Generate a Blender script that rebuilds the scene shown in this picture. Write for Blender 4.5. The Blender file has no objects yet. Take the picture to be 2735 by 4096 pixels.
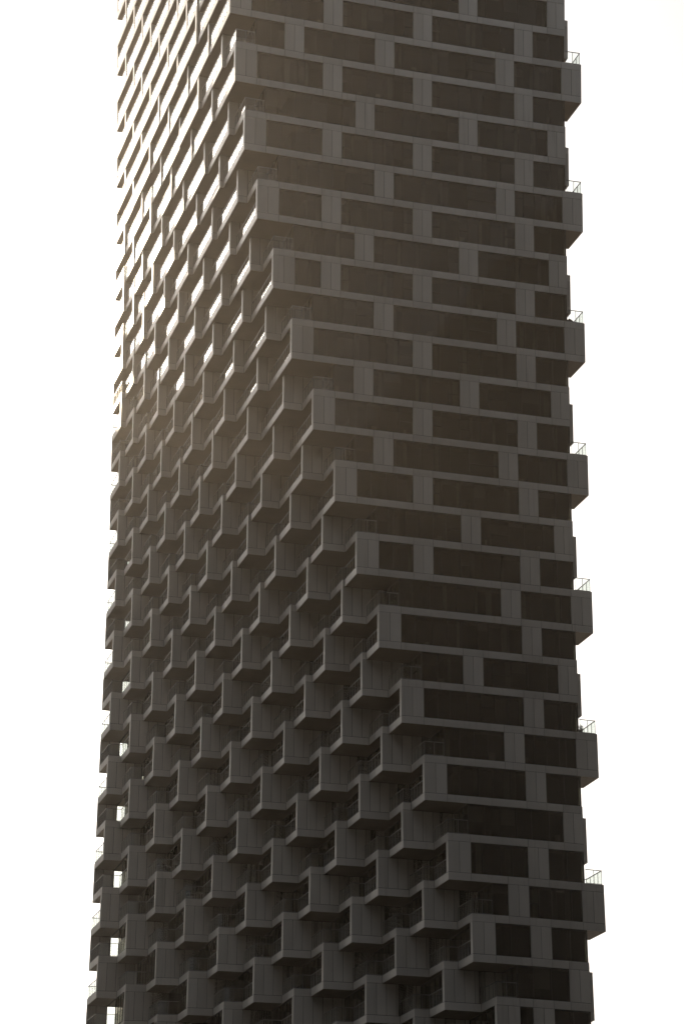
import bpy, bmesh, math, random
from mathutils import Vector, Matrix
random.seed(7)
sc = bpy.context.scene
C = sc.collection
S = 3.0                      # metres per storey
ZC = 1.7                     # eye height of the photographer

# ---------------------------------------------------------------- measurements of the tower, in storeys
COLS = {1:[(-14,-5.52),(-4,-5.515),(-2,-5.407),(0,-5.227),(2,-4.934),(4,-4.538),(6,-4.058),(8,-3.5),(10,-2.87),(12,-2.236),(22,0.869),(24,1.487)],2:[(-14,-5.52),(-3,-5.465),(-1,-5.325),(3,-4.809),(5,-4.413),(11,-2.834),(13,-2.239),(19,-0.544),(23,0.573),(25,1.097)],3:[(-14,-5.52),(-2,-5.432),(0,-5.292),(4,-4.708),(10,-3.338),(12,-2.821),(18,-1.293),(20,-0.784),(22,-0.29),(24,0.207)],4:[(-14,-5.52),(-3,-5.515),(3,-4.939),(11,-3.345),(19,-1.541),(21,-1.082),(23,-0.646),(25,-0.232)],5:[(-14,-5.52),(-4,-5.515),(0,-5.318),(2,-5.122),(4,-4.877),(10,-3.801),(12,-3.42),(18,-2.247),(20,-1.85),(22,-1.457),(24,-1.069)],6:[(-14,-5.52),(-5,-5.515),(-3,-5.492),(-1,-5.393),(3,-5.072),(9,-4.213),(17,-2.876),(19,-2.551),(21,-2.206),(23,-1.869)],7:[(-14,-5.52),(-4,-5.515),(-2,-5.462),(0,-5.358),(2,-5.235),(4,-5.063),(10,-4.286),(18,-3.169),(20,-2.908),(22,-2.614),(24,-2.341)],8:[(-14,-5.52),(-5,-5.515),(-3,-5.504),(-1,-5.413),(1,-5.35),(3,-5.229),(9,-4.637),(11,-4.423),(17,-3.763),(19,-3.545),(21,-3.305),(23,-3.087)],9:[(-14,-5.52),(-6,-5.515),(-2,-5.502),(2,-5.342),(8,-4.944),(10,-4.775),(16,-4.279),(18,-4.111),(20,-3.951),(22,-3.787),(24,-3.622)],10:[(-14,-5.52),(-7,-5.515),(-5,-5.515),(1,-5.416),(7,-5.179),(9,-5.058),(17,-4.628),(19,-4.517),(21,-4.406),(23,-4.304)],11:[(-14,-5.52),(-8,-5.515),(-6,-5.515),(8,-5.303),(10,-5.249),(16,-5.114),(18,-5.054),(20,-4.998),(22,-4.953)],12:[(-14,-5.52),(-7,-5.515),(-1,-5.496),(1,-5.505),(7,-5.498),(9,-5.49),(17,-5.515),(19,-5.515),(21,-5.515),(23,-5.515)]}
WQ = [10768.574589, 0.3069, 0.350149, 0.00521, -22.641608, -65.006551, -37.403089, 0.037344, -0.03158, 0.519337, 0.033131, 0.031761, -0.057278, 0.005078, 0.249543, 0.006543, 0.127557, -0.176601, 0.084087, -0.220715, 0.440011, -0.029568, -0.003127, 0.037199, -0.011837, 0.309007, -0.022246, -0.0172, 0.026937]
F_PX, YAW, PITCH, ROLL, CX, CY, CZ = WQ[:7]
W = WQ[7:]
TH = 0.19                    # depth of a slab edge
Y0, DY, YREAR = -0.08, 1.2728, 15.42
XR, XP = 4.633, 5.135        # right-hand corner: normal / projecting boxes
KTOP, KBOT = -13, 31
SHEAR = 0.029                # the left side is not quite square to the front
GAPF = 0.011

def warp(X, Y, Z):
    """bends storey heights and plan slightly to take up lens distortion"""
    x, y, z = X/10, Y/10, (Z+12)/16
    zz = Z + W[0]*z + W[1]*z*z + W[2]*z**3 + W[14]*z**4 + W[17]*x*z + W[18]*x*x*z + W[19]*x*x + W[20]*y*z + W[21]*x
    X = X + SHEAR*Y; x = X/10
    xx = X + W[3]*x + W[4]*z + W[5]*x*z + W[6]*z*z + W[7]*x*z*z + W[8]*x*x + W[9]*x**3 + W[15]*z**3
    yy = Y + W[10]*y + W[11]*z + W[12]*z*z + W[13]*y*z*z + W[16]*y*y
    return Vector(((xx-CX)*S, (yy-CY)*S, (zz-CZ)*S + ZC))

def strip_y(i):
    return 0.0 if i <= 1 else Y0 + DY*(i-1)

_tab = {}
def _pchip(ks, xs):
    n = len(ks); h = [ks[i+1]-ks[i] for i in range(n-1)]; d = [(xs[i+1]-xs[i])/h[i] for i in range(n-1)]
    m = [0]*n; m[0] = d[0]; m[-1] = d[-1]
    for i in range(1, n-1):
        m[i] = 0 if d[i-1]*d[i] <= 0 else (h[i-1]+h[i])*3/((2*h[i]+h[i-1])/d[i-1]+(h[i]+2*h[i-1])/d[i])
    return h, d, m
for i, kn in COLS.items():
    ks = [a for a, b in kn]; xs = [b for a, b in kn]
    _tab[i] = (ks, xs) + _pchip(ks, xs)
def X(i, k):
    """left end of the box that stands on slab k in depth strip i"""
    i = max(1, min(12, i))
    ks, xs, h, d, m = _tab[i]
    if k <= ks[0]: return xs[0]
    if k >= ks[-1]: return xs[-1] + m[-1]*(k-ks[-1])*0.97
    for j in range(len(ks)-1):
        if ks[j] <= k <= ks[j+1]:
            t = (k-ks[j])/h[j]; a = xs[j]; b = xs[j+1]
            return (a*(1+2*t)*(1-t)**2 + h[j]*m[j]*t*(1-t)**2 + b*t*t*(3-2*t) + h[j]*m[j+1]*t*t*(t-1))
def xs_(i, k):
    """edge of slab k in strip i"""
    if (i+k) % 2: return X(i, k)
    return X(1, k+1) if i == 1 else min(X(i-1, k), X(i, k+1))
def xr_(i, k):
    """right edge of slab k in strip i"""
    if k % 4 in (2, 3): return XP if i % 2 == 1 else XR
    return XR if i % 2 == 1 else XP + 0.04
def xw(i, k):
    """glazing plane of the balcony bay that starts in strip i on row k"""
    return X(i+1, k+1) + 0.59

# ---------------------------------------------------------------- materials
def mat(name):
    m = bpy.data.materials.new(name); m.use_nodes = True
    nt = m.node_tree; b = nt.nodes['Principled BSDF']
    return m, nt, b
def noise(nt, scale, detail=3, coord='Object', stretch=None):
    tc = nt.nodes.new('ShaderNodeTexCoord'); mp = nt.nodes.new('ShaderNodeMapping')
    nt.links.new(tc.outputs[coord], mp.inputs[0])
    if stretch: mp.inputs['Scale'].default_value = stretch
    n = nt.nodes.new('ShaderNodeTexNoise'); n.inputs['Scale'].default_value = scale; n.inputs['Detail'].default_value = detail
    nt.links.new(mp.outputs[0], n.inputs['Vector'])
    return n
def ramp(nt, src, a, b, lo=0.3, hi=0.7):
    r = nt.nodes.new('ShaderNodeValToRGB'); r.color_ramp.elements[0].position = lo; r.color_ramp.elements[1].position = hi
    r.color_ramp.elements[0].color = (*a, 1); r.color_ramp.elements[1].color = (*b, 1)
    nt.links.new(src, r.inputs[0]); return r
def panel_mat(name, a, b, metal, rough, var=0.12):
    m, nt, p = mat(name)
    geo = nt.nodes.new('ShaderNodeNewGeometry')
    n = noise(nt, 0.35, 4, stretch=(1, 1, 0.35)); r = ramp(nt, n.outputs[0], a, b)
    isl = nt.nodes.new('ShaderNodeMapRange'); isl.inputs['To Min'].default_value = 1-var; isl.inputs['To Max'].default_value = 1+var
    nt.links.new(geo.outputs['Random Per Island'], isl.inputs[0])
    mx = nt.nodes.new('ShaderNodeVectorMath'); mx.operation = 'SCALE'
    nt.links.new(r.outputs[0], mx.inputs[0]); nt.links.new(isl.outputs[0], mx.inputs['Scale'])
    # thin vertical weather streaks
    st = noise(nt, 3.0, 5, stretch=(1, 1, 0.06)); sr = ramp(nt, st.outputs[0], (0.86, 0.85, 0.84), (1, 1, 1), 0.25, 0.42)
    m2 = nt.nodes.new('ShaderNodeVectorMath'); m2.operation = 'MULTIPLY'
    nt.links.new(mx.outputs[0], m2.inputs[0]); nt.links.new(sr.outputs[0], m2.inputs[1])
    nt.links.new(m2.outputs[0], p.inputs['Base Color'])
    p.inputs['Metallic'].default_value = metal
    rn = noise(nt, 1.3, 4); rr = nt.nodes.new('ShaderNodeMapRange')
    rr.inputs['To Min'].default_value = rough-0.07; rr.inputs['To Max'].default_value = rough+0.07
    nt.links.new(rn.outputs[0], rr.inputs[0]); nt.links.new(rr.outputs[0], p.inputs['Roughness'])
    bn = noise(nt, 0.8, 2); bp = nt.nodes.new('ShaderNodeBump'); bp.inputs['Strength'].default_value = 0.02; bp.inputs['Distance'].default_value = 0.05
    nt.links.new(bn.outputs[0], bp.inputs['Height']); nt.links.new(bp.outputs[0], p.inputs['Normal'])
    return m
def flat(name, col, rough=0.6, metal=0.0):
    m, nt, p = mat(name)
    n = noise(nt, 1.2, 4); r = ramp(nt, n.outputs[0], tuple(c*0.88 for c in col), tuple(min(1, c*1.1) for c in col))
    nt.links.new(r.outputs[0], p.inputs['Base Color'])
    p.inputs['Roughness'].default_value = rough; p.inputs['Metallic'].default_value = metal
    return m
def glass(name, tint, alpha, rough=0.03, wobble=0.0, ior=1.5, gcol=(1,1,1), vary=False):
    m = bpy.data.materials.new(name); m.use_nodes = True; nt = m.node_tree; nt.nodes.clear()
    out = nt.nodes.new('ShaderNodeOutputMaterial'); mx = nt.nodes.new('ShaderNodeMixShader')
    tr = nt.nodes.new('ShaderNodeBsdfTransparent'); tr.inputs[0].default_value = (*tint, 1)
    gl = nt.nodes.new('ShaderNodeBsdfGlossy'); gl.inputs['Roughness'].default_value = rough; gl.inputs[0].default_value = (*gcol, 1)
    fr = nt.nodes.new('ShaderNodeFresnel'); fr.inputs[0].default_value = ior
    ad = nt.nodes.new('ShaderNodeMath'); ad.operation = 'MULTIPLY'; ad.inputs[1].default_value = alpha; ad.use_clamp = True
    if vary:      # panes differ a little in coating and tilt
        ge = nt.nodes.new('ShaderNodeNewGeometry'); mr = nt.nodes.new('ShaderNodeMapRange'); mr.inputs['To Min'].default_value = 0.55; mr.inputs['To Max'].default_value = 1.35
        nt.links.new(ge.outputs['Random Per Island'], mr.inputs[0]); nt.links.new(mr.outputs[0], ad.inputs[1])
    gb = nt.nodes.new('ShaderNodeNewGeometry'); inv = nt.nodes.new('ShaderNodeMath'); inv.operation = 'SUBTRACT'; inv.inputs[0].default_value = 1.0
    m3 = nt.nodes.new('ShaderNodeMath'); m3.operation = 'MULTIPLY'
    nt.links.new(gb.outputs['Backfacing'], inv.inputs[1]); nt.links.new(inv.outputs[0], m3.inputs[0]); nt.links.new(ad.outputs[0], m3.inputs[1])
    nt.links.new(fr.outputs[0], ad.inputs[0]); nt.links.new(m3.outputs[0], mx.inputs[0])
    nt.links.new(tr.outputs[0], mx.inputs[1]); nt.links.new(gl.outputs[0], mx.inputs[2]); nt.links.new(mx.outputs[0], out.inputs[0])
    if wobble:
        n = noise(nt, 0.5, 2); bp = nt.nodes.new('ShaderNodeBump'); bp.inputs['Strength'].default_value = wobble; bp.inputs['Distance'].default_value = 0.03
        nt.links.new(n.outputs[0], bp.inputs['Height']); nt.links.new(bp.outputs[0], gl.inputs['Normal']); nt.links.new(bp.outputs[0], fr.inputs['Normal'])
    return m
M_PANEL = panel_mat('panel_metal', (0.52, 0.497, 0.455), (0.62, 0.595, 0.545), 0.05, 0.45, 0.16)
M_FASCIA = panel_mat('fascia_metal', (0.59, 0.565, 0.52), (0.68, 0.652, 0.60), 0.05, 0.43, 0.12)
M_BACK = flat('joint_backing', (0.008, 0.008, 0.007), 0.9)
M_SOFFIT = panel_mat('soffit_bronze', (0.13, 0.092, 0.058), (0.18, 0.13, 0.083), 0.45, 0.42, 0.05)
M_FLOOR = flat('floor_concrete', (0.12, 0.115, 0.11), 0.8)
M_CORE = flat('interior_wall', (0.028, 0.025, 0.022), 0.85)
M_FRAME = flat('window_frame', (0.012, 0.011, 0.01), 0.6, 0.2)
M_RAIL = flat('rail_metal', (0.26, 0.26, 0.255), 0.4, 0.6)
M_GLASS = glass('window_glass', (0.46, 0.46, 0.42), 1.0, 0.02, 0.25, 1.34, (1,.97,.92), True)
M_RGLASS = glass('railing_glass', (0.93, 0.95, 0.94), 1.0, 0.02, 0.0, 1.55)
M_CURT = [flat('curtain_pale', (0.6, 0.58, 0.52), 0.9), flat('curtain_grey', (0.33, 0.32, 0.30), 0.9)]

# ---------------------------------------------------------------- mesh builder
class MB:
    def __init__(s): s.v = []; s.f = []; s.m = []; s.mats = []
    def mi(s, m):
        if m not in s.mats: s.mats.append(m)
        return s.mats.index(m)
    def box(s, x0, x1, y0, y1, z0, z1, m):
        if x1 < x0: x0, x1 = x1, x0
        if y1 < y0: y0, y1 = y1, y0
        if z1 < z0: z0, z1 = z1, z0
        n = len(s.v); k = s.mi(m)
        s.v += [(x0,y0,z0),(x1,y0,z0),(x1,y1,z0),(x0,y1,z0),(x0,y0,z1),(x1,y0,z1),(x1,y1,z1),(x0,y1,z1)]
        s.f += [(n,n+3,n+2,n+1),(n+4,n+5,n+6,n+7),(n,n+1,n+5,n+4),(n+1,n+2,n+6,n+5),(n+2,n+3,n+7,n+6),(n+3,n,n+4,n+7)]
        s.m += [k]*6
    def prism(s, pts, z0, z1, mb, mt, ms):
        """pts counter-clockwise seen from above"""
        n = len(s.v); c = len(pts)
        s.v += [(x, y, z0) for x, y in pts] + [(x, y, z1) for x, y in pts]
        s.f.append(tuple(n+c-1-i for i in range(c))); s.m.append(s.mi(mb))
        s.f.append(tuple(n+c+i for i in range(c))); s.m.append(s.mi(mt))
        for i in range(c):
            j = (i+1) % c
            s.f.append((n+i, n+j, n+c+j, n+c+i)); s.m.append(s.mi(ms))
    def build(s, name, parent=None, origin=None, raw=False):
        if not s.v: return None
        me = bpy.data.meshes.new(name)
        o = origin or Vector((0,0,0))
        me.from_pydata([tuple((Vector(p) if raw else warp(*p))-o) for p in s.v], [], s.f)
        for m in s.mats: me.materials.append(m)
        me.polygons.foreach_set('material_index', s.m); me.update()
        ob = bpy.data.objects.new(name, me); C.objects.link(ob)
        if parent: ob.parent = parent
        else: ob.location = o
        return ob
def tag(o, label=None, cat=None, group=None, kind=None):
    for k, v in (('label', label), ('category', cat), ('group', group), ('kind', kind)):
        if v: o[k] = v
    return o

# ---------------------------------------------------------------- ground
g = MB()
g.v = [(-4000,-4000,0),(4000,-4000,0),(4000,4000,0),(-4000,4000,0)]; g.f = [(0,1,2,3)]; g.m = [g.mi(flat('asphalt', (0.038,0.038,0.039), 0.9))]
tag(g.build('ground', raw=True), 'dark asphalt ground around the foot of the tower', kind='structure')

# ---------------------------------------------------------------- tower
base = warp(0, 5, -37); base.z = 0
tower = bpy.data.objects.new('apartment_tower', None); C.objects.link(tower); tower.location = base
tag(tower, 'tall dark high-rise tower with stepped balconies running diagonally down its left side', 'building')
def part(mb, name, parent=None): return mb.build(name, parent or tower, base)
def holder(name):
    o = bpy.data.objects.new(name, None); C.objects.link(o); o.parent = tower; return o

def outline(k, inset=0.0):
    """slab k seen from above, counter-clockwise, front facade first"""
    y = [strip_y(i) for i in range(1, 13)] + [YREAR]
    L = []; R = []
    for i in range(1, 13):
        x = xs_(i, k)+inset; L += [(x, y[i-1]), (x, y[i])]
        x = xr_(i, k)-inset; R += [(x, y[i-1]), (x, y[i])]
    # inset in y: front edges that face -Y
    def shift(P, sgn):
        out = []
        for j, (x, yy) in enumerate(P):
            if j == 0: dy = inset
            elif j == len(P)-1: dy = -inset
            else:
                # step between strips: which way does the front edge face
                a = P[j-1] if j % 2 == 0 else P[j]; b = P[j] if j % 2 == 0 else P[j+1]
                faces_front = (b[0]-a[0])*sgn < 0
                dy = inset if faces_front else -inset
            out.append((x, yy+dy))
        return out
    L = shift(L, 1); R = shift(R, -1)
    return R + L[::-1]

# pillars of solid panels on the front facade, by kind of row
PILL = {0: [(-2.677, -2.117), (0.0, 0.557), (3.073, 3.631)],
        1: [(-1.711, -1.156), (1.380, 1.937), (4.088, XR)],
        3: [(-3.806, -3.248), (-1.141, -0.576), (2.498, 3.055), (4.525, XP)]}
def row_type(k): return 0 if k % 2 == 0 else (1 if k % 4 == 1 else 3)
def front_layout(k):
    """returns solid pillars and glazed spans of row k on the front"""
    if k % 2 == 0: x = X(1, k)+0.62
    else: x = X(1, k+1)+0.59
    P = []; G = []
    for a, b in PILL[row_type(k)]:
        if a < x or (a-x < .42 and k < 26): continue
        G.append((x, a)); P.append((a, b)); x = b
    if k % 2 == 0: G.append((x, 4.60))
    return P, G

def fascia(mb, k):
    z0, z1 = -k-TH, -k
    # front runs
    joints = set()
    for kk in (k, k+1):
        P, G = front_layout(kk)
        for a, b in P: joints.add(round(a, 3)); joints.add(round(b, 3))
    xl = xs_(1, k); xr = xr_(1, k)
    joints.add(round(xl+0.62, 3))
    js = sorted(j for j in joints if xl+0.25 < j < xr-0.25)
    merged = []
    for j in js:
        if not merged or j-merged[-1] > 0.12: merged.append(j)
    runs = [xl]+merged+[xr]
    for a, b in zip(runs[:-1], runs[1:]):
        mb.box(a+(GAPF/2 if a != xl else 0), b-(GAPF/2 if b != xr else 0), 0, 0.02, z0, z1, M_FASCIA)
    for i in range(1, 13):
        x = xs_(i, k); ya = strip_y(i); yb = YREAR if i == 12 else strip_y(i+1)
        # side facing left
        mid = (ya+yb)/2
        y_s = ya+0.02
        ye = yb
        xn = xs_(i+1, k) if i < 12 else None
        if xn is not None and xn < x: ye = yb-GAPF/2
        for a, b in ((y_s+GAPF/4, mid-GAPF/2), (mid+GAPF/2, ye)):
            mb.box(x, x+0.02, a, b, z0, z1, M_FASCIA)
        if xn is not None and xn < x:      # front-facing step
            w = x-xn; n = max(1, round(w/0.85)); 
            for q in range(n):
                a = xn+w*q/n; b = xn+w*(q+1)/n
                mb.box(a+(GAPF/2 if q else 0), b-GAPF/2, yb, yb+0.02, z0, z1, M_FASCIA)
        elif xn is not None and xn > x+0.001:
            mb.box(x, xn, yb-0.02, yb, z0, z1, M_FASCIA)
        # right side
        x = xr_(i, k)
        mb.box(x-0.02, x, ya+0.021, yb-(0.0 if i == 12 else GAPF), z0, z1, M_FASCIA)
        if i < 12:
            xn = xr_(i+1, k)
            if xn > x: mb.box(x, xn, yb, yb+0.02, z0, z1, M_FASCIA)
            else: mb.box(xn, x, yb-0.02, yb, z0, z1, M_FASCIA)
    mb.box(xs_(12, k), xr_(12, k), YREAR-0.02, YREAR, z0, z1, M_FASCIA)

for k in range(KTOP, KBOT+1):
    mb = MB()
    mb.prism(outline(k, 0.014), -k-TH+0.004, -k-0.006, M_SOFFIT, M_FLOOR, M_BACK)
    fascia(mb, k)
    part(mb, 'floor_slab')

# dark flat walls behind the rooms, storey by storey
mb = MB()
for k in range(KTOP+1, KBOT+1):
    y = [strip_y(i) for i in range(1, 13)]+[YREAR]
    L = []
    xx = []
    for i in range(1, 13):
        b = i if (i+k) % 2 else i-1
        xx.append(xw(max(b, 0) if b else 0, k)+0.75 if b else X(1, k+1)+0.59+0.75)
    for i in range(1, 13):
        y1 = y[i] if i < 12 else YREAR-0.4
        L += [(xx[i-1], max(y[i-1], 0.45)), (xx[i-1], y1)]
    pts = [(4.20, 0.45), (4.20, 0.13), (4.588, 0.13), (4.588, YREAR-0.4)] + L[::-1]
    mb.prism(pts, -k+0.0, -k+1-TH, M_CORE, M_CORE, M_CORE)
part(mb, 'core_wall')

# ---- windows
MUL = {(0, 3): [[.27,.82,1.22,1.56,2.10], [.25,.80,1.08,1.42,1.95], [.27,.82,1.10,1.42,1.77,2.2]]}
def mullions(span, k, rng):
    a, b = span; w = b-a
    if abs(a-0.557) < .01 and abs(b-3.073) < .01:
        r = (k//2) % 3 if k > 3 else 0
        ofs = MUL[(0, 3)][r]; sp = [[0], [2], [0, 2, 6]][r]
        return [a+o for o in ofs], sp
    if abs(a+2.117) < .01: return [a+o for o in (.284,.766,1.237,1.54,1.84)], [0, 5]
    if abs(a-1.937) < .01 and b < 4.2: return [a+o for o in (.29,.83,1.28,1.83)], ([] if k < 8 else [1])
    if abs(a+1.156) < .01: return [a+o for o in (.30,.84,1.39,1.69,2.21)], [5]
    if abs(a-3.055) < .01: return [a+o for o in (.29,.64,1.0,1.19)], ([] if k % 8 == 3 else [0])
    if abs(a+0.576) < .01: return [a+o for o in (.28,.81,1.36,1.66,2.21)], [5]
    if a > 3.5: return [a+.53], []
    n = max(1, int(round(w/0.42))); out = []; x = a
    for q in range(n-1):
        out.append(a+w*(q+1)/n+rng.uniform(-.07, .07))
    return out, ([n-1] if rng.random() < .3 and n > 3 else [])

def window_x(span, k, yf, rng, parent_name='window'):
    """glazed span on a wall facing the viewer; yf = plane of the facade"""
    a, b = span; z0 = -k; z1 = -k+1-TH
    yg = yf+0.055
    h = holder(parent_name)
    fr = MB(); t = 0.012
    mu, split = mullions(span, k, rng)
    fr.box(a, b, yg-.012, yg+.02, z1-0.03, z1, M_FRAME); fr.box(a, b, yg-.012, yg+.02, z0, z0+0.018, M_FRAME)
    fr.box(a, a+t, yg-.012, yg+.02, z0+.018, z1-.03, M_FRAME); fr.box(b-t, b, yg-.012, yg+.02, z0+.018, z1-.03, M_FRAME)
    for x in mu: fr.box(x-t/2, x+t/2, yg-.014, yg+.02, z0+.018, z1-.03, M_FRAME)
    ed = [a]+list(mu)+[b]
    for q in split:
        if q < len(ed)-1:
            fr.box(ed[q]+t, ed[q+1]-t, yg-.016, yg+.018, z0+.36, z0+.382, M_FRAME)
            fr.box(ed[q]+t, ed[q]+t*1.8, yg-.016, yg+.018, z0+.018, z0+.36, M_FRAME)
    part(fr, 'frame', h)
    gl = MB()
    for q in range(len(ed)-1):
        gl.box(ed[q]+t/2, ed[q+1]-t/2, yg, yg+.008, z0+.018, z1-.03, M_GLASS)
    part(gl, 'pane', h)
    cu = MB()
    for q in range(len(ed)-1):
        r = rng.random(); w = ed[q+1]-ed[q]
        if r < .40:
            cw = rng.uniform(.07, .17); left = rng.random() < .5
            x0 = ed[q]+.02 if left else ed[q+1]-.02-cw
            cu.box(x0, x0+cw, yg+.06, yg+.075, z0+.02, z1-.03, rng.choice(M_CURT))
        elif r < .50 and w > .3:
            cu.box(ed[q]+.02, ed[q+1]-.02, yg+.06, yg+.07, z1-.03-rng.uniform(.1,.5), z1-.03, M_CURT[1])
        elif r < .60:
            x0 = rng.uniform(ed[q]+.04, ed[q+1]-.1); hh = rng.uniform(.1, .3)
            cu.box(x0, min(x0+rng.uniform(.06,.2), ed[q+1]-.03), yg+.2, yg+.33, z0+.01, z0+hh, rng.choice(M_CURT))
    if cu.v: part(cu, 'curtain', h)
    return h

def window_y(x, ya, yb, k, rng, parent, trans=False):
    """balcony glazing facing left at plane x"""
    z0 = -k; z1 = -k+1-TH; t = .02
    fr = MB(); n = max(1, int(round((yb-ya)/.42)))
    ed = [ya+(yb-ya)*q/n for q in range(n+1)]
    if yb > 15 and n > 3:
        ed = [ya+(13.92-ya)*q/3 for q in range(4)]+[yb]; n = 4
    fr.box(x-.01, x+.02, ya, yb, z1-.03, z1, M_FRAME); fr.box(x-.01, x+.02, ya, yb, z0, z0+.02, M_FRAME)
    for y in ed: fr.box(x-.012, x+.02, max(ya, y-t/2), min(yb, y+t/2), z0+.02, z1-.03, M_FRAME)
    q = rng.randrange(n-1) if n > 1 else 0
    fr.box(x-.014, x+.018, ed[q]+t/2, ed[q+1]-t/2, z0+.40, z0+.42, M_FRAME)
    part(fr, 'window_frame', parent)
    gl = MB()
    for q in range(n): gl.box(x, x+.008, ed[q]+t/2, ed[q+1]-t/2, z0+.02, z1-.03, M_RGLASS if ed[q] > 13.7 else M_GLASS)
    part(gl, 'window_pane', parent)

def panels_x(mb, x0, x1, y0, y1, z0, z1, widths, m=M_PANEL):
    """row of metal panels on a wall facing front, thickness given, with real joints"""
    g = GAPF
    mb.box(x0+.006, x1-.003, y0+.008, y1-.008, z0+.004, z1-.004, M_BACK)
    x = x0; q = 0
    while x < x1-.02:
        w = widths if not isinstance(widths, list) else widths[min(q, len(widths)-1)]
        xe = x+w
        if xe > x1-.06: xe = x1
        mb.box(x+(g/2 if q else 0), xe-(g/2 if xe < x1 else 0), y0, y0+.012, z0+g, z1-g, m)
        x = xe; q += 1
    # end cap facing left
    mb.box(x0, x0+.012, y0+.0125, y1, z0+g, z1-g, m)

TF = 0.17
def railing(mb, pts, k, rng=None):
    """glass balustrade along a polyline on slab k; each leg axis-aligned"""
    z = -k
    for (xa, ya), (xb, yb) in zip(pts[:-1], pts[1:]):
        L = abs(xb-xa)+abs(yb-ya)
        if L < .04: continue
        ax = abs(xb-xa) > abs(yb-ya)
        lo, hi = (min(xa, xb), max(xa, xb)) if ax else (min(ya, yb), max(ya, yb))
        c = ya if ax else xa
        n = max(1, round(L/.27))
        def bx(a, b, ha, hb, d, m):
            if ax: mb.box(a, b, c-d, c+d, z+ha, z+hb, m)
            else: mb.box(c-d, c+d, a, b, z+ha, z+hb, m)
        bx(lo-.008, hi+.008, .355, .373, .009, M_RAIL)
        bx(lo, hi, .012, .024, .006, M_RAIL)
        for q in range(n+1):
            p = lo+(hi-lo)*q/n
            bx(max(lo, p-.006), min(hi, p+.006), .024, .355, .006, M_RAIL)
        for q in range(n):
            a = lo+(hi-lo)*q/n+.006; b = lo+(hi-lo)*(q+1)/n-.006
            bx(a, b, .03, .355, .002, M_RGLASS)

# ---- balcony bays on the stepped side
def bay(i, k, rng, B=None):
    """bay that starts with the box wall in strip i (0: recessed corner bay) on slab k. B: merge meshes into these builders"""
    z0, z1 = -k, -k+1-TH
    wall = MB() if B is None else B[0]; rail = MB() if B is None else B[1]
    h = holder('balcony') if B is None else None
    ya = strip_y(i) if i else 0.0
    yend = strip_y(i+2) if i+2 <= 12 else (YREAR-0.12 if i == 11 else YREAR-.03)
    gx = xw(i, k) if i else X(1, k+1)+0.59
    if i:
        xa = X(i, k)
        if i == 1: xe = xa+.62; wd = .31
        else: xe = xw(i-2, k) if i > 2 else X(1, k+1)+.59; wd = .275
        panels_x(wall, xa, xe, ya, ya+TF, z0, z1, wd)
    # rail path
    e = .016
    P = []
    if i == 0:
        x1 = xs_(1, k)+e
        P = [(gx-.04, e), (x1, e), (x1, strip_y(2)-.01)]
    else:
        x1 = xs_(i, k)+e
        P = [(x1, ya+TF+.01)]
        ymid = strip_y(i+1)
        if i+1 <= 12:
            x2 = xs_(i+1, k)+e
            yy = ymid+(e if x2 < x1 else -e)
            P += [(x1, yy), (x2, yy), (x2, yend-.01)]
        else:
            P += [(x1, YREAR-e), (gx, YREAR-e)]
    railing(rail, P, k)
    if B is None:
        part(wall, 'side_wall', h) if wall.v else None
        part(rail, 'railing', h)
        window_y(gx, ya+(TF if i else .07), yend, k, rng, h)
    else:
        window_merge.append((gx, ya+(TF if i else .07), yend, k, rng))
    # end wall of the last bay
    if i == 11:
        xo = xs_(12, k)
        w = MB() if B is None else wall
        panels_x(w, xo, gx-.01, YREAR-.12, YREAR, z0, z1, .275)
        if B is None: part(w, 'rear_wall', h)

bays = []
for k in range(KTOP+1, KBOT+1):
    for i in ([0] if k % 2 else []) + [i for i in range(1, 13) if (i+k) % 2]:
        if i == 12: pass
        bays.append((i, k))
def shown(i, k):
    """how large a bay shows in the photograph: storeys nearer the eye, only inside the frame"""
    lo, hi = (-8, 27)
    yy = strip_y(max(i, 1))
    kk_top = -2.3-0.62*yy/1.27*1.0
    if k < kk_top or k > 27-0.45*(yy/1.27): return -1
    step = X(1, k)-X(4, k)
    return step*1.5+(k+12)*.12-(yy*.06)
order = sorted(bays, key=lambda t: -shown(*t))
single = set(order[:99])
B = (MB(), MB()); window_merge = []
for i, k in bays:
    rng = random.Random(i*100+k)
    if (i, k) in single: bay(i, k, rng)
    else: bay(i, k, rng, B)
hh = holder('balcony'); hh['kind'] = 'stuff'
part(B[0], 'side_wall', hh); part(B[1], 'railing', hh)
class Sink(MB): pass
mf, mg = MB(), MB()
def window_y_merge(x, ya, yb, k):
    z0 = -k; z1 = -k+1-TH; n = max(1, int(round((yb-ya)/.42))); t = .02
    ed = [ya+(yb-ya)*q/n for q in range(n+1)]
    if yb > 15 and n > 3:
        ed = [ya+(13.92-ya)*q/3 for q in range(4)]+[yb]; n = 4
    mf.box(x-.01, x+.02, ya, yb, z1-.03, z1, M_FRAME); mf.box(x-.01, x+.02, ya, yb, z0, z0+.02, M_FRAME)
    for y in ed: mf.box(x-.012, x+.02, max(ya, y-t/2), min(yb, y+t/2), z0+.02, z1-.03, M_FRAME)
    for q in range(n): mg.box(x, x+.008, ed[q]+t/2, ed[q+1]-t/2, z0+.02, z1-.03, M_RGLASS if ed[q] > 13.7 else M_GLASS)
for gx, a, b, k, r in window_merge: window_y_merge(gx, a, b, k)
part(mf, 'window_frame', hh); part(mg, 'window_pane', hh)

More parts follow.
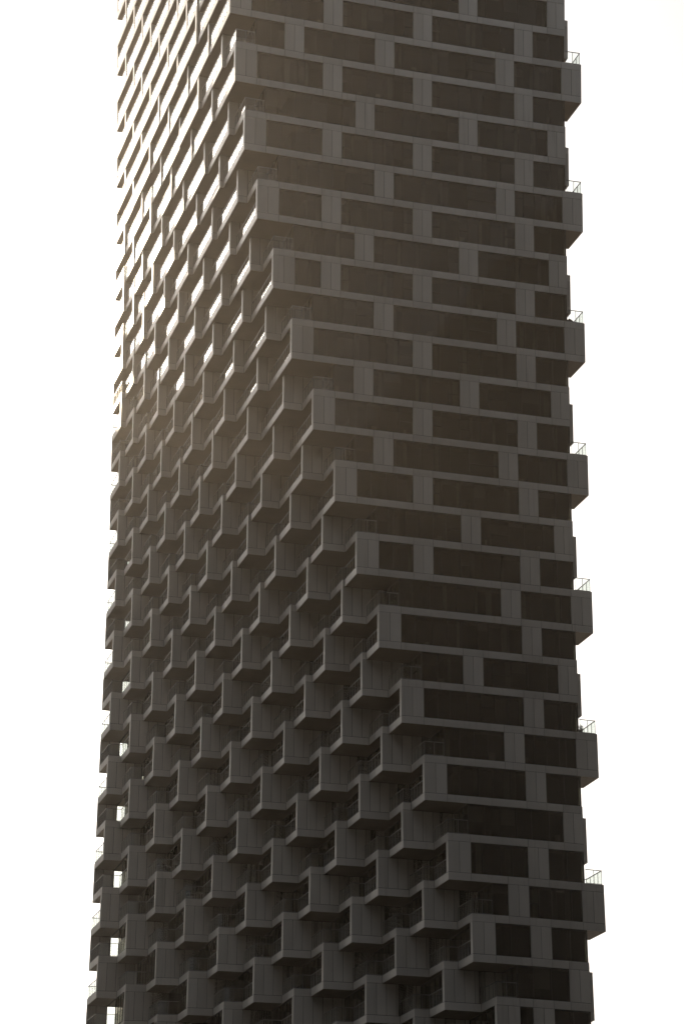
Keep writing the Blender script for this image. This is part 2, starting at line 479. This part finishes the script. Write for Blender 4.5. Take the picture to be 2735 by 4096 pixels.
# ---- front facade rows
wins = []
for k in range(KTOP+1, KBOT+1):
    P, G = front_layout(k)
    z0, z1 = -k, -k+1-TH
    for a, b in P:
        if b < 4.6 and k < -3: pass
        mb = MB(); panels_x(mb, a, b, 0.0, .09, z0, z1, (b-a)/2)
        mb.box(b-.012, b, .0125, .09, z0+GAPF, z1-GAPF, M_PANEL)
        part(mb, 'wall_panel')
    for s in G: wins.append((s, k))
far_fr, far_gl = MB(), MB()
for s, k in wins:
    if -3 <= k <= 27: window_x(s, k, 0.0, random.Random(int(s[0]*100)+k*31))
    else:
        z0, z1 = -k, -k+1-TH; n = max(1, round((s[1]-s[0])/.45)); ed = [s[0]+(s[1]-s[0])*q/n for q in range(n+1)]
        for x in ed: far_fr.box(max(s[0], x-.006), min(s[1], x+.006), .041, .075, z0+.001, z1-.001, M_FRAME)
        for q in range(n): far_gl.box(ed[q]+.006, ed[q+1]-.006, .055, .063, z0+.001, z1-.001, M_GLASS)
fh = holder('window'); fh['kind'] = 'stuff'
part(far_fr, 'frame', fh); part(far_gl, 'pane', fh)

# ---- right-hand side, seen edge-on: boxes project in alternate strips
side = MB(); rr = MB(); rg = MB()
for k in range(KTOP+1, KBOT+1):
    z0, z1 = -k, -k+1-TH
    for i in range(1, 13):
        ya = strip_y(i); yb = YREAR if i == 12 else strip_y(i+1)
        boxrow = (k % 4 == 3 and i % 2 == 1) or (k % 4 == 1 and i % 2 == 0)
        if boxrow:
            xo = XP if i % 2 == 1 else XP+.04
            if i > 1: side.box(4.6, xo, ya, ya+.09, z0+.004, z1-.004, M_PANEL)
            side.box(4.6, xo, yb-.1, yb-.004, z0+.004, z1-.004, M_PANEL)
            side.box(xo-.10, xo-.06, ya+.091, yb-.101, z0+.004, z1-.004, M_GLASS)
        else:
            y2 = ya+.012 if (i == 1 and k % 2 == 0) else ya+.1
            side.box(4.596, 4.604, y2, yb-.11, z0+.004, z1-.03, M_GLASS)
            side.box(4.58, 4.62, yb-.11, yb-.01, z0+.004, z1-.004, M_PANEL)
            if k % 2 == 0: side.box(4.585, 4.612, y2-.011, y2, z0+.004, z1-.004, M_FRAME)
part(side, 'side_facade')
for k in range(KTOP+1, KBOT+1):
    if k % 4 == 2:
        mb = MB(); railing(mb, [(4.66, .035), (XP-.035, .035), (XP-.035, strip_y(2)-.04), (4.66, strip_y(2)-.04)], k)
        part(mb, 'railing')

# ---- podium below the frame, roof above it
mb = MB()
o31 = outline(KBOT, 0.03)
zb = -37.6
mb.prism(o31, zb, -KBOT-TH-.002, M_PANEL, M_PANEL, M_PANEL)
part(mb, 'podium')
mb = MB()
mb.prism(outline(KTOP, 0.3), -KTOP+.002, -KTOP+.5, M_PANEL, M_PANEL, M_PANEL)
part(mb, 'roof')

# ---------------------------------------------------------------- blocks across the street, mirrored in the lowest windows, plus unseen ones added for shade
M_BRICK = flat('block_wall', (0.022, 0.02, 0.018), 0.9); M_BWIN = flat('block_window', (0.01, 0.011, 0.012), 0.4)
for n, (bx, by, bw, bd, bh, lab) in enumerate([
    (-60, -75, 80, 40, 128, 'dark block across the street behind the viewer to the left, lower of the two there'),
    (45, -80, 90, 40, 150, 'dark block across the street behind the viewer, mirrored in the lowest windows of the tower'),
    (-118, 55, 90, 90, 150, 'unseen dark block added on the left to shade the lower storeys, nearer the viewer than the tower'),  # unseen, added to dim the lower storeys from the left
    (-56, 150, 88, 60, 128, 'lower unseen dark block added on the left for shade, close in front of the tower'),  # unseen, put close in to darken the lowest rows
    (165, 50, 90, 90, 156, 'unseen dark block added on the right to shade the lower storeys, nearer the viewer than the tower'),  # unseen, added to dim the lower storeys from the right
    (24, 445, 74, 50, 179, 'unseen tall dark tower added to shade the low hazy air, outside the left edge of the view'),  # unseen, added to keep sun off the low air and lower storeys
    (146, 150, 90, 60, 130, 'lower unseen dark block added on the right for shade, close in front of the tower')]):  # unseen, added to cut sky light on the bottom rows
    root = bpy.data.objects.new('unseen_building', None); C.objects.link(root); root.location = (bx, by, 0)
    tag(root, lab, 'building', 'blocks across the street')
    b = MB(); b.box(-bw/2, bw/2, -bd/2, bd/2, 0, bh, M_BRICK)
    b.box(-bw/2-.4, bw/2+.4, -bd/2-.4, bd/2+.4, bh, bh+1.2, M_BRICK); b.build('wall', root, Vector((0,0,0)), raw=True)
    g2 = MB(); nx = int(bw/5)
    for fz in range(1, int(bh/3.6)):
        for q in range(nx):
            x0 = -bw/2+1.2+q*(bw-2.4)/nx
            g2.box(x0+.5, x0+(bw-2.4)/nx-.5, bd/2-.3, bd/2+.05, fz*3.6+.6, fz*3.6+2.8, M_BWIN)
            g2.box(x0+.5, x0+(bw-2.4)/nx-.5, -bd/2-.05, -bd/2+.3, fz*3.6+.6, fz*3.6+2.8, M_BWIN)
    g2.build('window', root, Vector((0,0,0)), raw=True)
# ---------------------------------------------------------------- things people keep on the balconies
M_WICKER = flat('dark_wicker', (0.035, 0.032, 0.03), 0.7); M_STEEL = flat('pale_steel', (0.35, 0.35, 0.34), 0.35, 0.7)
M_LEAF = flat('leaf_green', (0.05, 0.075, 0.03), 0.6); M_POT = flat('clay_pot', (0.16, 0.13, 0.11), 0.8); M_COVER = flat('dark_cover', (0.03, 0.03, 0.032), 0.8)
def root_at(name, x, y, k, rz, label, cat, group=None):
    o = bpy.data.objects.new(name, None); C.objects.link(o); o.location = warp(x, y, -k+.001); o.rotation_euler = (0, 0, rz)
    tag(o, label, cat, group); return o
def rbuild(mb, name, root): return mb.build(name, root, Vector((0, 0, 0)), raw=True)
def chair(x, y, k, rz, label):
    r = root_at('outdoor_chair', x, y, k, rz, label, 'chair')
    b = MB(); b.box(-.26, .26, -.26, .24, .40, .45, M_WICKER); b.box(-.24, .24, -.24, .22, .451, .50, M_COVER); rbuild(b, 'seat', r)
    b = MB()
    for q in range(6):
        z = .47+q*.075; b.box(-.25+.004*q, .25-.004*q, .24+q*.018, .27+q*.018, z, z+.06, M_WICKER)
    b.box(-.27, -.25, .22, .36, .40, .93, M_WICKER); b.box(.25, .27, .22, .36, .40, .93, M_WICKER); rbuild(b, 'backrest', r)
    for sx in (-1, 1):
        b = MB(); b.box(sx*.27-.02, sx*.27+.02, -.25, .26, .62, .65, M_STEEL); rbuild(b, 'armrest', r)
        for sy in (-1, 1):
            b = MB(); b.box(sx*.25-.015, sx*.25+.015, sy*.24-.015, sy*.24+.015, 0, .62 if sy < 0 else .40, M_STEEL); rbuild(b, 'leg', r)
    return r
def table(x, y, k, rz, label, w=.7, h=.72):
    r = root_at('outdoor_table', x, y, k, rz, label, 'table')
    b = MB(); n = 5
    for q in range(n): b.box(-w/2, w/2, -w/2+q*w/n+.005, -w/2+(q+1)*w/n-.005, h-.03, h, M_WICKER)
    b.box(-w/2+.02, w/2-.02, -w/2+.02, w/2-.02, h-.05, h-.031, M_STEEL); rbuild(b, 'table_top', r)
    for sx in (-1, 1):
        for sy in (-1, 1):
            b = MB(); b.box(sx*(w/2-.05)-.018, sx*(w/2-.05)+.018, sy*(w/2-.05)-.018, sy*(w/2-.05)+.018, 0, h-.05, M_STEEL); rbuild(b, 'leg', r)
    return r
def plant(x, y, k, label, h=.7, spread=.35, seed=1):
    r = root_at('potted_plant', x, y, k, 0, label, 'plant'); rng = random.Random(seed)
    b = MB(); n = 12
    ring = lambda R, z: [(R*math.cos(2*math.pi*i/n), R*math.sin(2*math.pi*i/n), z) for i in range(n)]
    b.v = ring(.13, 0)+ring(.18, .3)+ring(.2, .3)+ring(.2, .34)+ring(.15, .34)+ring(.15, .30)
    for a in range(5):
        for i in range(n):
            j = (i+1) % n; b.f.append((a*n+i, a*n+j, (a+1)*n+j, (a+1)*n+i)); b.m.append(b.mi(M_POT))
    b.f.append(tuple(5*n+i for i in range(n))); b.m.append(0); b.f.append(tuple(range(n-1, -1, -1))); b.m.append(0); rbuild(b, 'pot', r)
    b = MB()
    for q in range(150):
        a = rng.uniform(0, 6.283); t = rng.random()**.7; R = spread*t; z = .34+(h-.34)*rng.random()*(1.1-.5*t)
        c = Vector((R*math.cos(a), R*math.sin(a), z)); u = Vector((rng.uniform(-1,1), rng.uniform(-1,1), rng.uniform(-.2,1))).normalized()*rng.uniform(.05,.11)
        v = u.cross(Vector((rng.uniform(-1,1), rng.uniform(-1,1), rng.uniform(-1,1)))).normalized()*.025
        m = len(b.v); b.v += [tuple(c-u*.5), tuple(c+v), tuple(c+u), tuple(c-v)]; b.f.append((m, m+1, m+2, m+3)); b.m.append(b.mi(M_LEAF))
    for q in range(5):
        a = q*1.3; b.box(.05*math.cos(a)-.006, .05*math.cos(a)+.006, .05*math.sin(a)-.006, .05*math.sin(a)+.006, .3, .3+(h-.3)*.7, M_LEAF)
    rbuild(b, 'foliage', r); return r
chair(-3.60, 10.32, 21, 0.4, 'dark patio chair with pale frame beside a table on a low left balcony')
table(-3.36, 10.30, 21, 0.1, 'square dark patio table next to a chair on a low left balcony')
chair(-4.28, 11.62, 20, -0.5, 'dark patio chair on the left of a pair behind a glass railing')
chair(-4.06, 11.60, 20, 0.7, 'dark patio chair on the right of a pair behind a glass railing')
table(-3.46, 9.06, 16, 0.2, 'low dark patio table behind a glass railing halfway down the left side', .8, .45)
plant(-0.52, 0.2, 15, 'round leafy plant in a pot on the corner balcony beside the windows', .75, .22, 3)
plant(4.73, 0.16, 18, 'small spiky potted plant on the right-hand balcony against the sky', .8, .25, 5)
# covered lounger on a right-hand balcony
r = root_at('covered_lounger', 4.80, 0.35, 6, 0.0, 'low lounger under a dark peaked cover on the right-hand balcony against the sky', 'lounger')
b = MB(); prof = [(-.75, 0), (-.72, .28), (-.35, .42), (-.1, .62), (.05, .55), (.3, .38), (.72, .3), (.75, 0)]
m = len(b.v); b.v = [(x, -.32, z) for x, z in prof]+[(x, .32, z*1.03) for x, z in prof]; c = len(prof)
b.f = [tuple(range(c)), tuple(range(2*c-1, c-1, -1))]+[(i+1, i, c+i, c+i+1) for i in range(c-1)]+[(0, c-1, 2*c-1, c)]; b.m = [b.mi(M_COVER)]*len(b.f); rbuild(b, 'cover', r)
for sx in (-1, 1):
    for sy in (-1, 1):
        b = MB(); b.box(sx*.68-.02, sx*.68+.02, sy*.28-.02, sy*.28+.02, -.0, .1, M_STEEL); rbuild(b, 'leg', r)


# ---------------------------------------------------------------- camera
cam = bpy.data.cameras.new('camera'); co = bpy.data.objects.new('camera', cam); C.objects.link(co)
sa, ca, sb, cb = math.sin(YAW), math.cos(YAW), math.sin(PITCH), math.cos(PITCH)
fwd = Vector((sa*cb, ca*cb, sb)); right = Vector((ca, -sa, 0)); up = right.cross(fwd)
cr, sr = math.cos(ROLL), math.sin(ROLL)
r2 = right*cr+up*sr; u2 = -right*sr+up*cr
mt = Matrix((r2, u2, -fwd)).transposed().to_4x4(); mt.translation = Vector((0, 0, ZC))
co.matrix_world = mt
cam.sensor_fit = 'VERTICAL'; cam.sensor_height = 36.0; cam.lens = F_PX/4096*36.0
cam.clip_start = 1; cam.clip_end = 20000
sc.camera = co

# ---------------------------------------------------------------- light
SUN_AZ = math.radians(-2.5)      # from +Y towards +X
SUN_EL = math.radians(24)
w = bpy.data.worlds.new('World'); sc.world = w; w.use_nodes = True
nt = w.node_tree; bg = nt.nodes['Background']
sky = nt.nodes.new('ShaderNodeTexSky'); sky.sky_type = 'NISHITA'; sky.sun_disc = False
sky.sun_elevation = SUN_EL; sky.sun_rotation = SUN_AZ
sky.air_density = 1.0; sky.dust_density = 6.0; sky.ozone_density = 1.0; sky.altitude = 50
hs = nt.nodes.new('ShaderNodeHueSaturation'); hs.inputs['Saturation'].default_value = 0.35     # hazy white sky
nt.links.new(sky.outputs[0], hs.inputs['Color']); nt.links.new(hs.outputs[0], bg.inputs[0]); bg.inputs[1].default_value = 0.07
sl = bpy.data.lights.new('sun', 'SUN'); sl.energy = 4.5; sl.angle = math.radians(0.5); sl.color = (1, .83, .62)
so = bpy.data.objects.new('sun', sl); C.objects.link(so)
d = Vector((math.sin(SUN_AZ)*math.cos(SUN_EL), math.cos(SUN_AZ)*math.cos(SUN_EL), math.sin(SUN_EL)))
so.rotation_euler = d.to_track_quat('Z', 'Y').to_euler(); so.location = (0, 0, 300)
vs = sc.view_settings; vs.view_transform = 'Standard'; vs.look = 'None'; vs.exposure = 0.36; vs.gamma = 1.0
# ---- warm hazy volume added to stand in for lens flare
hz = MB(); hz.v = [(x, y, z) for z in (-1, 190) for x, y in ((-260, -110), (320, -110), (320, 480), (-260, 480))]
hz.f = [(3,2,1,0), (4,5,6,7), (0,1,5,4), (1,2,6,5), (2,3,7,6), (3,0,4,7)]; hm = bpy.data.materials.new('flare_haze'); hm.use_nodes = True
hn = hm.node_tree; hn.nodes.clear(); ho = hn.nodes.new('ShaderNodeOutputMaterial'); pv = hn.nodes.new('ShaderNodeVolumePrincipled')
pv.inputs['Color'].default_value = (1, .9, .78, 1); pv.inputs['Density'].default_value = 0.00011; pv.inputs['Anisotropy'].default_value = 0.92
hn.links.new(pv.outputs[0], ho.inputs['Volume']); hz.m = [hz.mi(hm)]*6
tag(hz.build('flare_haze', raw=True), 'added warm hazy air standing in for lens flare in front of the tower', kind='stuff')
sc.cycles.max_bounces = 8; sc.cycles.transparent_max_bounces = 24
